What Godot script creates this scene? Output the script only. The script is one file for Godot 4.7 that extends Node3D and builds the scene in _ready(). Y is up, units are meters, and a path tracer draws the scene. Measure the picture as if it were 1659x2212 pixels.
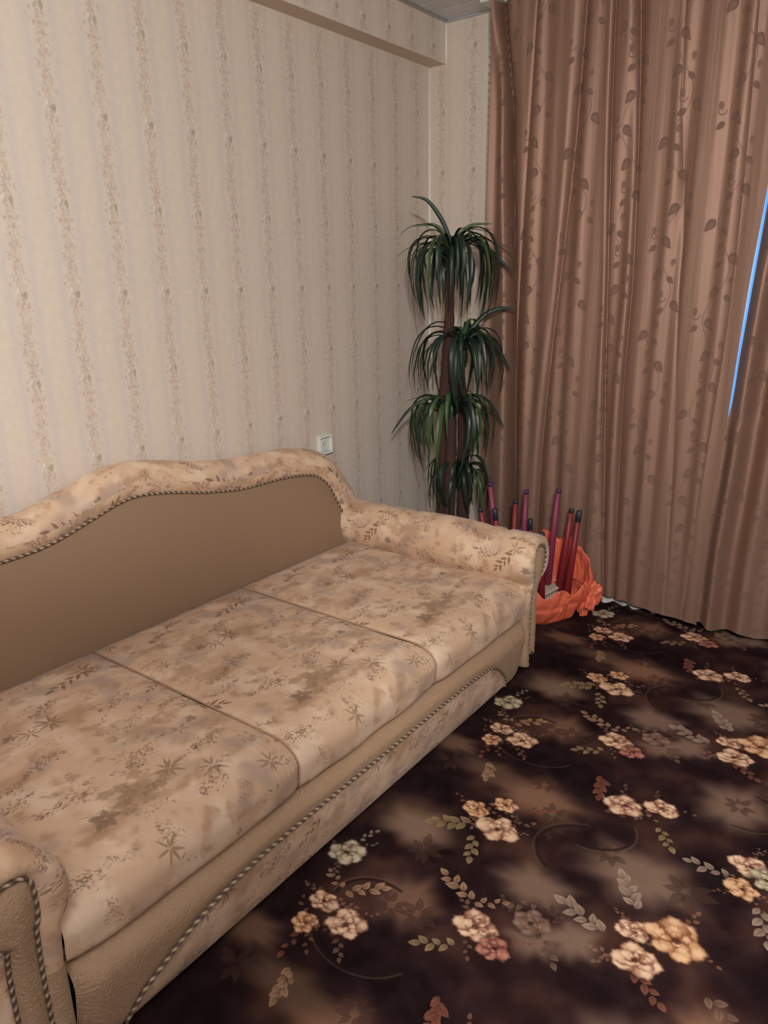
extends Node3D

# ---------------------------------------------------------------- helpers
class Shape:
	var st := SurfaceTool.new()
	var n := 0
	var colored := false
	func _init(with_color := false) -> void:
		st.begin(Mesh.PRIMITIVE_TRIANGLES)
		colored = with_color
	func v(p: Vector3, uv := Vector2.ZERO, c := Color.WHITE) -> int:
		st.set_uv(uv)
		if colored:
			st.set_color(c)
		st.add_vertex(p)
		n += 1
		return n - 1
	func tri(a: int, b: int, c: int) -> void:
		st.add_index(a); st.add_index(b); st.add_index(c)
	func smooth(g: int) -> void:
		st.set_smooth_group(g)
	# a grid of (nu + 1) x (nv + 1) points; f(i, j) gives the point and uvf(i, j) its texture place
	func grid(nu: int, nv: int, f: Callable, uvf = null) -> void:
		var base := n
		for j in nv + 1:
			for i in nu + 1:
				var uv := Vector2(float(i) / nu, float(j) / nv)
				if uvf != null:
					uv = uvf.call(i, j)
				v(f.call(i, j), uv)
		for j in nv:
			for i in nu:
				var a := base + j * (nu + 1) + i
				tri(a, a + 1, a + nu + 2)
				tri(a, a + nu + 2, a + nu + 1)
	func tube(path: PackedVector3Array, radii: Array, sides := 8, caps := true) -> void:
		var base := n
		var m := path.size()
		var side := Vector3.ZERO
		for k in m:
			var t := (path[mini(k + 1, m - 1)] - path[maxi(k - 1, 0)]).normalized()
			if k == 0:
				side = t.cross(Vector3.UP if absf(t.y) < 0.9 else Vector3.RIGHT).normalized()
			else:
				side = (side - t * side.dot(t)).normalized()
			var up := t.cross(side)
			var r: float = radii[mini(k, radii.size() - 1)]
			for i in sides + 1:
				var a := TAU * i / sides
				v(path[k] + (side * cos(a) + up * sin(a)) * r, Vector2(float(i) / sides, float(k) / m))
		for k in m - 1:
			for i in sides:
				var a := base + k * (sides + 1) + i
				tri(a, a + sides + 1, a + 1)
				tri(a + 1, a + sides + 1, a + sides + 2)
		if caps:
			for e in [0, m - 1]:
				var c := v(path[e])
				var o: int = base + e * (sides + 1)
				for i in sides:
					if e == 0:
						tri(c, o + i, o + i + 1)
					else:
						tri(c, o + i + 1, o + i)
	# a twisted two-tone cord along a path
	func cord(path: PackedVector3Array, r: float, pitch: float, light: Color, dark: Color, sides := 10) -> void:
		var m := path.size()
		var base := n
		var side := Vector3.ZERO
		var s := 0.0
		for k in m:
			var t := (path[mini(k + 1, m - 1)] - path[maxi(k - 1, 0)]).normalized()
			if k == 0:
				side = t.cross(Vector3.RIGHT).normalized()
				if side.length() < 0.5:
					side = t.cross(Vector3.UP).normalized()
			else:
				side = (side - t * side.dot(t)).normalized()
				s += path[k].distance_to(path[k - 1])
			var up := t.cross(side)
			for i in sides + 1:
				var a := TAU * i / sides
				var w := cos((a - TAU * s / pitch) * 2.0)
				var rr := r * (0.86 + 0.2 * absf(cos(a - TAU * s / pitch)))
				v(path[k] + (side * cos(a) + up * sin(a)) * rr, Vector2.ZERO, dark.lerp(light, smoothstep(-0.15, 0.3, cos(a - TAU * s / pitch) - 0.25)))
		for k in m - 1:
			for i in sides:
				var a := base + k * (sides + 1) + i
				tri(a, a + sides + 1, a + 1)
				tri(a + 1, a + sides + 1, a + sides + 2)
	# a box with chamfered edges
	func box(c: Vector3, size: Vector3, ch := 0.003) -> void:
		var h := size * 0.5
		ch = minf(ch, minf(h.x, minf(h.y, h.z)) * 0.9)
		st.set_smooth_group(-1)
		var pts := {}
		for ax in 3:
			for sg in [-1, 1]:
				var u := (ax + 1) % 3
				var w := (ax + 2) % 3
				var q := []
				for s in [[-1, -1], [1, -1], [1, 1], [-1, 1]]:
					var p := Vector3.ZERO
					p[ax] = sg * h[ax]
					p[u] = s[0] * (h[u] - ch)
					p[w] = s[1] * (h[w] - ch)
					q.append(p)
				pts[[ax, sg]] = q
				_face(c, q, sg > 0)
		for ax in 3:
			var u := (ax + 1) % 3
			var w := (ax + 2) % 3
			for su in [-1, 1]:
				for sw in [-1, 1]:
					var q := []
					for e in [[-1, 0], [1, 0], [1, 1], [-1, 1]]:
						var p := Vector3.ZERO
						p[ax] = e[0] * (h[ax] - ch)
						p[u] = su * (h[u] - (ch if e[1] == 1 else 0.0))
						p[w] = sw * (h[w] - (ch if e[1] == 0 else 0.0))
						q.append(p)
					_face(c, q, su * sw < 0)
		for sx in [-1, 1]:
			for sy in [-1, 1]:
				for sz in [-1, 1]:
					var q := [Vector3(sx * h.x, sy * (h.y - ch), sz * (h.z - ch)), Vector3(sx * (h.x - ch), sy * h.y, sz * (h.z - ch)), Vector3(sx * (h.x - ch), sy * (h.y - ch), sz * h.z)]
					_face(c, q, sx * sy * sz > 0)
		st.set_smooth_group(0)
	func _face(c: Vector3, q: Array, flip: bool) -> void:
		var id := []
		for p in q:
			id.append(v(c + p, Vector2.ZERO))
		for k in range(1, q.size() - 1):
			if flip:
				tri(id[0], id[k + 1], id[k])
			else:
				tri(id[0], id[k], id[k + 1])
	func lathe(c: Vector3, prof: Array, sides := 32) -> void:
		var base := n
		for k in prof.size():
			for i in sides + 1:
				var a := TAU * i / sides
				v(c + Vector3(prof[k].x * cos(a), prof[k].y, prof[k].x * sin(a)), Vector2(float(i) / sides, float(k) / prof.size()))
		for k in prof.size() - 1:
			for i in sides:
				var a := base + k * (sides + 1) + i
				tri(a, a + sides + 1, a + 1)
				tri(a + 1, a + sides + 1, a + sides + 2)
	func done() -> ArrayMesh:
		st.generate_normals()
		return st.commit()

var used := {}

func numbered(called: String) -> String:
	var k: int = used.get(called, 0)
	used[called] = k + 1
	return called if k == 0 else "%s_%03d" % [called, k]

func obj(called: String, mesh: Mesh, m: Material, parent: Node3D = self, at := Vector3.ZERO) -> MeshInstance3D:
	var o := MeshInstance3D.new()
	o.name = numbered(called) if parent == self else called
	o.mesh = mesh
	o.material_override = m
	o.position = at
	parent.add_child(o, true)
	return o

func thing(called: String, label: String, category: String, at := Vector3.ZERO, group := "") -> Node3D:
	var o := Node3D.new()
	o.name = numbered(called)
	add_child(o)
	o.position = at
	tag(o, label, category, group)
	return o

func tag(o: Node, label: String, category: String, group := "") -> void:
	o.set_meta("label", label)
	o.set_meta("category", category)
	if group:
		o.set_meta("group", group)

func struct(called: String, mesh: Mesh, m: Material, label: String, category: String) -> MeshInstance3D:
	var o := obj(called, mesh, m)
	o.set_meta("kind", "structure")
	tag(o, label, category)
	return o

func slab(lo: Vector3, hi: Vector3, ch := 0.001) -> ArrayMesh:
	var s := Shape.new()
	s.box((lo + hi) * 0.5, hi - lo, ch)
	return s.done()

func table(keys: Array, x: float) -> float:   # smooth reading of [[x, y], ...], x rising
	if x <= keys[0][0]:
		return keys[0][1]
	for k in range(1, keys.size()):
		if x <= keys[k][0]:
			var p1: float = keys[k - 1][1]
			var p2: float = keys[k][1]
			var p0: float = keys[maxi(k - 2, 0)][1]
			var p3: float = keys[mini(k + 1, keys.size() - 1)][1]
			var x1: float = keys[k - 1][0]
			var x2: float = keys[k][0]
			var x0: float = keys[maxi(k - 2, 0)][0]
			var x3: float = keys[mini(k + 1, keys.size() - 1)][0]
			var t := (x - x1) / (x2 - x1)
			var m1 := (p2 - p0) / maxf(x2 - x0, 1e-5) * (x2 - x1)
			var m2 := (p3 - p1) / maxf(x3 - x1, 1e-5) * (x2 - x1)
			var t2 := t * t
			var t3 := t2 * t
			return (2 * t3 - 3 * t2 + 1) * p1 + (t3 - 2 * t2 + t) * m1 + (-2 * t3 + 3 * t2) * p2 + (t3 - t2) * m2
	return keys[-1][1]

func spline(points: PackedVector3Array, step: float) -> PackedVector3Array:
	var c := Curve3D.new()
	c.bake_interval = step
	for k in points.size():
		var t := (points[mini(k + 1, points.size() - 1)] - points[maxi(k - 1, 0)]) / 6.0
		c.add_point(points[k], -t, t)
	return c.get_baked_points()

# ---------------------------------------------------------------- painting textures
var rng := RandomNumberGenerator.new()

func srgb(r: float, g: float, b: float) -> Color:
	return Color(r / 255.0, g / 255.0, b / 255.0)

func noise(seed_value: int, freq: float, octaves := 3) -> FastNoiseLite:
	var f := FastNoiseLite.new()
	f.noise_type = FastNoiseLite.TYPE_SIMPLEX_SMOOTH
	f.seed = seed_value
	f.frequency = freq
	f.fractal_octaves = octaves
	return f

func seamless(seed_value: int, freq: float, w: int, h: int, octaves := 3) -> Image:
	return noise(seed_value, freq, octaves).get_seamless_image(w, h, false, false, 0.2, true)

func textured(im: Image) -> ImageTexture:
	return ImageTexture.create_from_image(im)

# one pointed leaf or petal with a soft edge; it wraps round the tile
func leaf(im: Image, x: float, y: float, ang: float, length: float, width: float, col: Color, tip: Color, alpha := 1.0, vein := Color(0, 0, 0, 0), fat := 0.75, squash := 1.0) -> void:
	var w := im.get_width()
	var h := im.get_height()
	var c := cos(ang)
	var s := sin(ang)
	var ex := x + c * length
	var ey := y + s * length * squash
	for py in range(int(minf(y, ey) - width - 1), int(maxf(y, ey) + width + 2)):
		for px in range(int(minf(x, ex) - width - 1), int(maxf(x, ex) + width + 2)):
			var dx := px - x
			var dy := (py - y) / squash
			var u := (dx * c + dy * s) / length
			if u <= 0.0 or u >= 1.0:
				continue
			var d := -dx * s + dy * c
			var e := clampf(width * sin(PI * pow(u, fat)) - absf(d) + 0.5, 0.0, 1.0) * alpha
			if e <= 0.01:
				continue
			var k := col.lerp(tip, u)
			if vein.a > 0.0:
				k = k.lerp(vein, vein.a * clampf(1.6 - absf(d), 0.0, 1.0))
			var qx := posmod(px, w)
			var qy := posmod(py, h)
			im.set_pixel(qx, qy, im.get_pixel(qx, qy).lerp(k, e))

# a soft round blot, tone from the middle to the rim
func blot(im: Image, x: float, y: float, rx: float, ry: float, col: Color, alpha: float, hard := 1.0, ragged := 0.0, phase := 0.0) -> void:
	var w := im.get_width()
	var h := im.get_height()
	for py in range(int(y - ry * 1.3), int(y + ry * 1.3) + 1):
		for px in range(int(x - rx * 1.3), int(x + rx * 1.3) + 1):
			var dx := (px - x) / rx
			var dy := (py - y) / ry
			var d := sqrt(dx * dx + dy * dy)
			if ragged > 0.0:
				var a := atan2(dy, dx)
				d *= 1.0 + ragged * (sin(a * 5.0 + phase) * 0.6 + sin(a * 9.0 + phase * 2.0) * 0.4)
			if d >= 1.0:
				continue
			var e := clampf((1.0 - d) * hard, 0.0, 1.0)
			e = e * e * (3.0 - 2.0 * e) * alpha
			var qx := posmod(px, w)
			var qy := posmod(py, h)
			im.set_pixel(qx, qy, im.get_pixel(qx, qy).lerp(col, e))

# a woven rose: petals from the outside in
func rose(im: Image, x: float, y: float, r: float, rim: Color, deep: Color, turn: float, squash := 1.0) -> void:
	blot(im, x, y, r * 1.25, r * 1.25 * squash, deep.lerp(Color(0.05, 0.03, 0.03), 0.6), 0.7, 2.0)
	var ox := rng.randf_range(-0.14, 0.14) * r
	var oy := rng.randf_range(-0.14, 0.14) * r
	for ring in 3:
		var n: int = [6, 5, 3][ring]
		var rr: float = r * [1.0, 0.62, 0.34][ring]
		for k in n:
			var a := turn + TAU * (k + ring * 0.45) / n + rng.randf_range(-0.35, 0.35)
			var tone := clampf(rng.randf_range(-0.05, 0.35) + (0.16 if sin(a) < -0.2 else 0.0), 0.0, 0.6)
			var c := cos(a) * rng.randf_range(0.9, 1.1)
			var d := sin(a) * squash * rng.randf_range(0.75, 1.0)
			var pr := rr * rng.randf_range(0.42, 0.62)
			var px := x + ox * (1.0 + ring) * 0.5
			var py := y + oy * (1.0 + ring) * 0.5
			blot(im, px + c * rr * 0.46, py + d * rr * 0.46, pr * 1.08, pr * 0.95, rim.lerp(deep, 0.85 + tone * 0.3), 0.92, 5.0, 0.09, a * 3.0)
			blot(im, px + c * rr * 0.66, py + d * rr * 0.66, pr * 0.98, pr * 0.84, rim.lerp(deep, 0.14 + tone), 1.0, 2.1, 0.11, a * 2.0)
			blot(im, px + c * (rr * 0.66 + pr * 0.32), py + d * (rr * 0.66 + pr * 0.32), pr * 0.6, pr * 0.5, rim.lightened(0.1), 0.75, 1.3, 0.12, a)
	blot(im, x + r * 0.05, y, r * 0.2, r * 0.16 * squash, deep.darkened(0.45), 0.8, 2.0, 0.2, turn)

func leaf_spray(im: Image, x: float, y: float, ang: float, size: float, n: int, col: Color, tip: Color, alpha := 1.0, thin := 0.3) -> void:
	for k in n:
		var t := float(k) / maxf(n - 1, 1)
		var px := x + cos(ang) * size * t
		var py := y + sin(ang) * size * t
		var side := 1.0 if k % 2 == 0 else -1.0
		var a := ang + side * rng.randf_range(0.5, 1.0)
		if k == n - 1:
			a = ang
		var L := size * rng.randf_range(0.3, 0.42)
		leaf(im, px, py, a, L, L * thin, col, tip.lerp(col, rng.randf() * 0.5), alpha, Color(col.r * 0.4, col.g * 0.4, col.b * 0.4, 0.35))

func star(im: Image, x: float, y: float, r: float, n: int, col: Color, alpha: float, turn: float, wide := 0.16) -> void:
	for k in n:
		var a := turn + TAU * k / n + rng.randf_range(-0.2, 0.2)
		var L := r * rng.randf_range(0.7, 1.1)
		leaf(im, x + cos(a) * r * 0.08, y + sin(a) * r * 0.08, a, L, L * wide, col, col.lightened(0.12), alpha, Color(col.r * 0.75, col.g * 0.75, col.b * 0.75, 0.5))

func fern(im: Image, x: float, y: float, ang: float, length: float, spread: float, col: Color, alpha: float, n := 40) -> void:
	for k in n:
		var t := rng.randf()
		var wob := sin(t * 5.0 + x) * spread * 0.3
		var off := rng.randfn(0.0, 1.0) * spread * 0.4 * (0.3 + sin(PI * t))
		var px := x + cos(ang) * length * t - sin(ang) * (off + wob)
		var py := y + sin(ang) * length * t + cos(ang) * (off + wob)
		leaf(im, px, py, ang + rng.randf_range(-0.9, 0.9), rng.randf_range(6, 16), rng.randf_range(1.0, 2.4), col, col.lightened(0.1), alpha * rng.randf_range(0.4, 1.0))

func paint_wallpaper() -> Image:
	var w := 256
	var h := 768
	var im := Image.create_empty(w, h, false, Image.FORMAT_RGB8)
	var nz := seamless(11, 0.02, w, h)
	for y in h:
		for x in w:
			var u := absf(float(x) / w - 0.5) * 2.0
			var t := nz.get_pixel(x, y).r
			var c := srgb(219, 204, 187).lerp(srgb(212, 199, 188), smoothstep(0.2, 0.45, u) * (1.0 - smoothstep(0.5, 0.75, u)))
			c = c.lerp(srgb(206, 190, 172), 0.35 * (1.0 - smoothstep(0.1, 0.34, u)))
			im.set_pixel(x, y, c.lerp(srgb(208, 192, 178), (t - 0.4) * 0.5))
	rng.seed = 41
	var tones := [srgb(196, 158, 148), srgb(178, 164, 146), srgb(186, 160, 152), srgb(172, 158, 148), srgb(202, 168, 154), srgb(226, 214, 200)]
	for rep in 2:
		for k in 150:
			var y := rep * h * 0.5 + rng.randf() * h * 0.5
			var x := w * 0.5 + rng.randfn(0.0, 1.0) * 18.0 + sin(y * 0.0327) * 8.0
			var r := rng.randf_range(4.0, 9.5)
			blot(im, x, y, r, r * rng.randf_range(0.8, 1.6), tones[rng.randi() % 6], rng.randf_range(0.15, 0.42), 3.0, 0.25, rng.randf() * 6.0)
		for k in 70:
			leaf(im, w * 0.5 + rng.randfn(0.0, 1.0) * 22.0, rep * h * 0.5 + rng.randf() * h * 0.5, rng.randf() * TAU, rng.randf_range(8, 18), rng.randf_range(1.5, 3.5), srgb(168, 150, 138), srgb(184, 158, 148), 0.35)
		leaf(im, w * 0.47, rep * h * 0.5 + 100, 2.2, 46, 8, srgb(228, 218, 206), srgb(226, 214, 202), 0.7)
		leaf(im, w * 0.56, rep * h * 0.5 + 112, 1.5, 40, 10, srgb(160, 146, 122), srgb(172, 158, 134), 0.7)
	return im

func paint_carpet() -> Image:
	# one repeat of the pattern: 1.2 m across the room, 0.955 m along it
	var bw := 320
	var bh := 255
	var im := Image.create_empty(bw, bh, false, Image.FORMAT_RGB8)
	var n1 := seamless(21, 0.012, bw, bh, 3)
	var n2 := seamless(22, 0.05, bw, bh, 3)
	for y in bh:
		for x in bw:
			var t := n1.get_pixel(x, y).r
			var f := n2.get_pixel(x, y).r
			var c := srgb(42, 27, 28).lerp(srgb(74, 50, 42), smoothstep(0.42, 0.92, t))
			im.set_pixel(x, y, c.lerp(srgb(28, 18, 20), 0.7 * (1.0 - smoothstep(0.12, 0.45, t))).lightened((f - 0.5) * 0.06))
	var px := func(m: Array, s: float) -> Vector2: return Vector2((m[0] - 0.97) / 1.2 * 320.0 * s, fposmod(m[1] / 0.955, 1.0) * 255.0 * s)
	for c in [[1.46, 1.61, 0.13, 0.09, 0], [1.81, 1.735, 0.15, 0.10, 1], [1.60, 1.93, 0.10, 0.07, 1], [1.95, 1.30, 0.10, 0.11, 1], [1.75, 2.03, 0.06, 0.06, 1], [1.21, 1.90, 0.13, 0.09, 2], [1.36, 2.16, 0.08, 0.08, 0], [1.67, 2.08, 0.06, 0.06, 1], [1.44, 0.648, 0.10, 0.06, 0], [1.22, 0.97, 0.10, 0.07, 1], [1.27, 2.52, 0.12, 0.05, 2], [1.08, 1.50, 0.1, 0.05, 0], [2.08, 2.1, 0.07, 0.08, 0]]:
		var p: Vector2 = px.call(c, 1.0)
		var tone: Color = [srgb(132, 98, 78), srgb(138, 112, 94), srgb(98, 76, 60)][c[4]]
		blot(im, p.x, p.y, c[2] / 1.2 * 320.0 * 1.42, c[3] / 0.955 * 255.0 * 1.42, tone, 0.82, 1.35, 0.16, c[0] * 9.0)
	im.resize(1280, 1020, Image.INTERPOLATE_CUBIC)
	var s := 4.0
	var mm := 1280.0 / 1200.0
	rng.seed = 77
	# shaded leaf shapes and fine scrolls on the pale clouds
	for d in [[1.54, 1.709, 0.06], [1.444, 1.531, 0.05], [1.926, 1.72, 0.08], [1.293, 1.985, 0.07], [1.404, 2.183, 0.06], [1.679, 1.994, 0.05], [1.718, 1.703, 0.05], [1.331, 2.198, 0.05], [1.139, 2.549, 0.06], [1.52, 0.688, 0.05], [1.96, 1.29, 0.05]]:
		var p: Vector2 = px.call(d, s)
		for k in 7:
			var a := TAU * k / 7.0 + rng.randf_range(-0.3, 0.3)
			var L: float = d[2] * 1000.0 * mm * rng.randf_range(0.6, 0.9)
			leaf(im, p.x + cos(a) * 10, p.y + sin(a) * 10, a, L, L * 0.24, srgb(60, 42, 36), srgb(78, 56, 46), 0.55, Color(0.4, 0.3, 0.25, 0.3))
	for d in [[1.63, 1.62, 0.13, -0.6, 1.6], [1.97, 1.30, 0.12, -1.4, 1.7], [1.33, 2.30, 0.15, 0.4, 2.6], [1.68, 1.75, 0.16, 2.2, 4.4], [1.30, 1.28, 0.12, 3.0, 5.0]]:
		var p: Vector2 = px.call(d, s)
		var r: float = d[2] * 1000.0 * mm
		for k in 60:
			var a: float = lerpf(d[3], d[4], k / 60.0)
			blot(im, p.x + cos(a) * r, p.y + sin(a) * r * 0.8, 5, 5, srgb(110, 88, 74), 0.28, 2.0)
			blot(im, p.x + cos(a) * r * 0.93, p.y + sin(a) * r * 0.74, 7, 7, srgb(40, 28, 26), 0.35, 2.0)
	# sprays of small leaves
	for d in [[1.797, 1.52, 0.075, 0.9, 6, 0], [1.526, 2.21, 0.08, 2.6, 6, 0], [1.49, 2.065, 0.10, 3.5, 7, 1], [1.50, 2.07, 0.07, -0.6, 5, 1], [1.84, 1.85, 0.10, -2.2, 8, 2], [1.80, 1.965, 0.11, 3.4, 8, 2], [2.0, 1.60, 0.09, 3.1, 6, 2], [2.09, 1.67, 0.10, 1.2, 7, 2], [1.251, 1.53, 0.07, 1.3, 7, 1], [1.574, 1.39, 0.07, 1.3, 7, 3], [1.575, 2.35, 0.09, 1.3, 7, 3], [1.34, 1.82, 0.10, 2.6, 8, 0], [1.38, 1.86, 0.08, 1.2, 6, 0], [1.21, 2.23, 0.09, -0.7, 7, 1], [1.19, 2.23, 0.06, 3.6, 5, 1], [1.265, 2.49, 0.07, 1.4, 6, 1], [1.20, 2.40, 0.06, 1.5, 4, 3], [1.9, 2.03, 0.08, 0.6, 6, 3], [1.72, 1.52, 0.06, 2.9, 4, 3], [1.12, 2.06, 0.05, -1.2, 5, 2], [1.45, 1.67, 0.06, -0.5, 5, 3], [1.64, 1.97, 0.07, 2.4, 5, 4], [1.68, 2.06, 0.08, 0.8, 5, 4], [2.05, 2.0, 0.08, 0.5, 6, 4]]:
		var p: Vector2 = px.call(d, s)
		var tone: Color = [srgb(176, 148, 108), srgb(196, 152, 118), srgb(190, 162, 140), srgb(150, 92, 72), srgb(140, 110, 90)][d[5]]
		leaf_spray(im, p.x, p.y, d[3], d[2] * 1000.0 * mm, d[4], tone.darkened(0.35), tone, 0.92)
	# the roses
	for d in [[1.325, 1.756, 0.045, 1], [1.387, 1.688, 0.040, 1], [1.416, 1.798, 0.066, 0], [1.681, 1.485, 0.062, 0], [1.773, 1.432, 0.052, 0], [1.537, 2.134, 0.060, 0], [1.608, 2.162, 0.046, 2], [1.859, 1.922, 0.044, 0], [1.948, 1.890, 0.078, 1], [1.886, 2.000, 0.062, 0], [2.041, 1.532, 0.055, 0], [2.085, 1.560, 0.05, 3], [2.04, 1.629, 0.048, 1], [1.182, 2.289, 0.045, 0], [1.190, 2.367, 0.043, 1], [1.273, 2.315, 0.060, 0], [1.119, 2.121, 0.060, 3], [1.643, 2.045, 0.05, 4]]:
		var p: Vector2 = px.call(d, s)
		var rim: Color = [srgb(232, 196, 160), srgb(226, 182, 138), srgb(176, 118, 98), srgb(206, 190, 160), srgb(128, 100, 84)][d[3]]
		var deep: Color = [srgb(120, 76, 60), srgb(122, 74, 50), srgb(96, 54, 48), srgb(112, 92, 70), srgb(92, 68, 58)][d[3]]
		for k in 3:   # little leaves tucked behind the flower
			var a := rng.randf() * TAU
			leaf_spray(im, p.x + cos(a) * d[2] * 800.0, p.y + sin(a) * d[2] * 800.0, a + rng.randf_range(-0.5, 0.5), rng.randf_range(36, 62), rng.randi_range(3, 5), rim.lerp(deep, 0.75), rim.lerp(deep, 0.35), 0.55)
		rose(im, p.x, p.y, d[2] * 880.0 * mm, rim, deep, rng.randf() * TAU)
	return im

func paint_fabric() -> Image:
	# one cushion: 0.632 m along the sofa, 1.08 m from the back over the front
	var w := 768
	var h := 1312
	var im := Image.create_empty(w / 4, h / 4, false, Image.FORMAT_RGB8)
	var n1 := seamless(31, 0.022, w / 4, h / 4, 4)
	var n2 := seamless(32, 0.035, w / 4, h / 4, 4)
	var n3 := seamless(33, 0.016, w / 4, h / 4, 3)
	for y in h / 4:
		for x in w / 4:
			var a := n1.get_pixel(x, y).r
			var b := n2.get_pixel(x, y).r
			var c3 := n3.get_pixel(x, y).r
			var c := srgb(212, 178, 148).lerp(srgb(226, 198, 170), smoothstep(0.4, 0.8, a))
			c = c.lerp(srgb(168, 132, 102), 0.6 * smoothstep(0.55, 0.9, b))
			c = c.lerp(srgb(168, 144, 132), 0.6 * smoothstep(0.55, 0.9, c3))
			im.set_pixel(x, y, c)
	im.resize(w, h, Image.INTERPOLATE_CUBIC)
	rng.seed = 5
	var B := srgb(116, 82, 60)
	var P := srgb(122, 90, 76)
	var G := srgb(126, 98, 72)
	var T := srgb(172, 134, 98)
	var q := func(u: float, v: float) -> Vector2: return Vector2(u * w, v * 0.865 / 1.08 * h)
	# blurred tan and mauve patches
	for d in [[0.56, 0.86, 110, 80, 1], [0.40, 0.90, 90, 70, 1], [0.75, 0.90, 100, 60, 0], [0.83, 0.55, 90, 60, 0], [0.66, 0.30, 70, 60, 0], [0.1, 0.75, 80, 60, 0], [0.2, 0.1, 90, 50, 0], [0.9, 0.45, 60, 60, 1], [0.45, 0.38, 120, 60, 0], [0.35, 0.62, 80, 50, 1]]:
		var p: Vector2 = q.call(d[0], d[1])
		blot(im, p.x, p.y, d[2], d[3], [srgb(164, 126, 94), srgb(170, 136, 108)][d[4]], 0.5, 1.5, 0.2, d[0] * 20.0)
	for k in 80:
		var p := Vector2(rng.randf() * w, rng.randf() * h)
		fern(im, p.x, p.y, rng.randf_range(-0.6, 0.6), rng.randf_range(30, 90), 22, [P, B, G][rng.randi() % 3], 0.45, 26)
	# twigs and ferns that run along the sofa
	for d in [[0.187, 0.412, 0.2, 130, 34, 0], [0.05, 0.20, -0.2, 120, 26, 0], [0.70, 0.155, 0.1, 90, 22, 1], [0.414, 0.261, 0.2, 110, 26, 0], [0.60, 0.53, 0.1, 130, 30, 0], [0.76, 0.55, 0.3, 120, 30, 0], [0.80, 0.64, 0.0, 130, 26, 0], [0.68, 0.745, 0.0, 150, 22, 1], [0.38, 0.724, 0.1, 110, 30, 0], [0.18, 0.80, 0.4, 90, 26, 1], [0.02, 0.55, 0.0, 120, 24, 1], [0.30, 0.95, 0.3, 120, 30, 0], [0.9, 1.0, -0.2, 120, 26, 2], [0.55, 0.1, 0.3, 90, 24, 2]]:
		var p: Vector2 = q.call(d[0], d[1])
		fern(im, p.x, p.y, d[2], d[3], d[4], [P, B, G][d[5]], 0.75, 110)
	for k in 26:   # thin loose sprays between the larger motifs
		var a := rng.randf() * TAU
		leaf_spray(im, rng.randf() * w, rng.randf() * h, a, rng.randf_range(26, 54), rng.randi_range(3, 6), [P, B, G][rng.randi() % 3], T, rng.randf_range(0.25, 0.55), 0.16)
	# star leaves, fans and flowers
	for d in [[0.526, 0.363, 62, 9, 0.3, 0], [0.621, 0.373, 52, 7, 0.9, 0], [0.952, 0.067, 46, 8, 0.2, 0], [0.434, 0.84, 62, 10, 0.1, 0], [0.20, 0.156, 66, 8, 0.5, 0], [0.083, 0.60, 56, 6, 2.6, 2], [0.33, 0.93, 58, 7, 0.3, 2], [0.243, 0.711, 40, 5, 1.2, 2], [0.92, 0.35, 42, 6, 0.4, 0], [0.15, 1.02, 50, 8, 0.0, 2], [0.66, 1.05, 46, 7, 1.0, 2], [0.80, 0.22, 36, 5, 0.2, 1]]:
		var p: Vector2 = q.call(d[0], d[1])
		star(im, p.x, p.y, d[2] * 0.85, d[3], [B, P, G][d[5]], 0.5, d[4], 0.10)
	for d in [[0.07, 0.63, 100, 2.3, 8], [0.23, 0.165, 110, 0.25, 7], [0.02, 0.40, 80, 0.5, 6]]:
		var p: Vector2 = q.call(d[0], d[1])
		leaf_spray(im, p.x, p.y, d[3], d[2], d[4], B, G, 0.65, 0.17)
	for d in [[0.74, 0.88, 44, 5], [0.16, 0.69, 24, 5], [0.687, 0.35, 26, 5]]:
		var p: Vector2 = q.call(d[0], d[1])
		star(im, p.x, p.y, d[2], d[3], srgb(118, 90, 68), 0.55, 0.4, 0.3)
	# the big faint rose on the front edge
	var p0: Vector2 = q.call(0.58, 0.85)
	for k in 16:
		var a := TAU * k / 16.0
		var r := 28.0 + 34.0 * (k % 3)
		blot(im, p0.x + cos(a) * r, p0.y + sin(a) * r * 0.8, 30, 24, srgb(178, 142, 108).darkened(rng.randf() * 0.2), 0.55, 2.5, 0.25, a)
	fern(im, p0.x - 70, p0.y + 20, 0.2, 160, 60, B, 0.6, 70)
	return im

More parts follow.
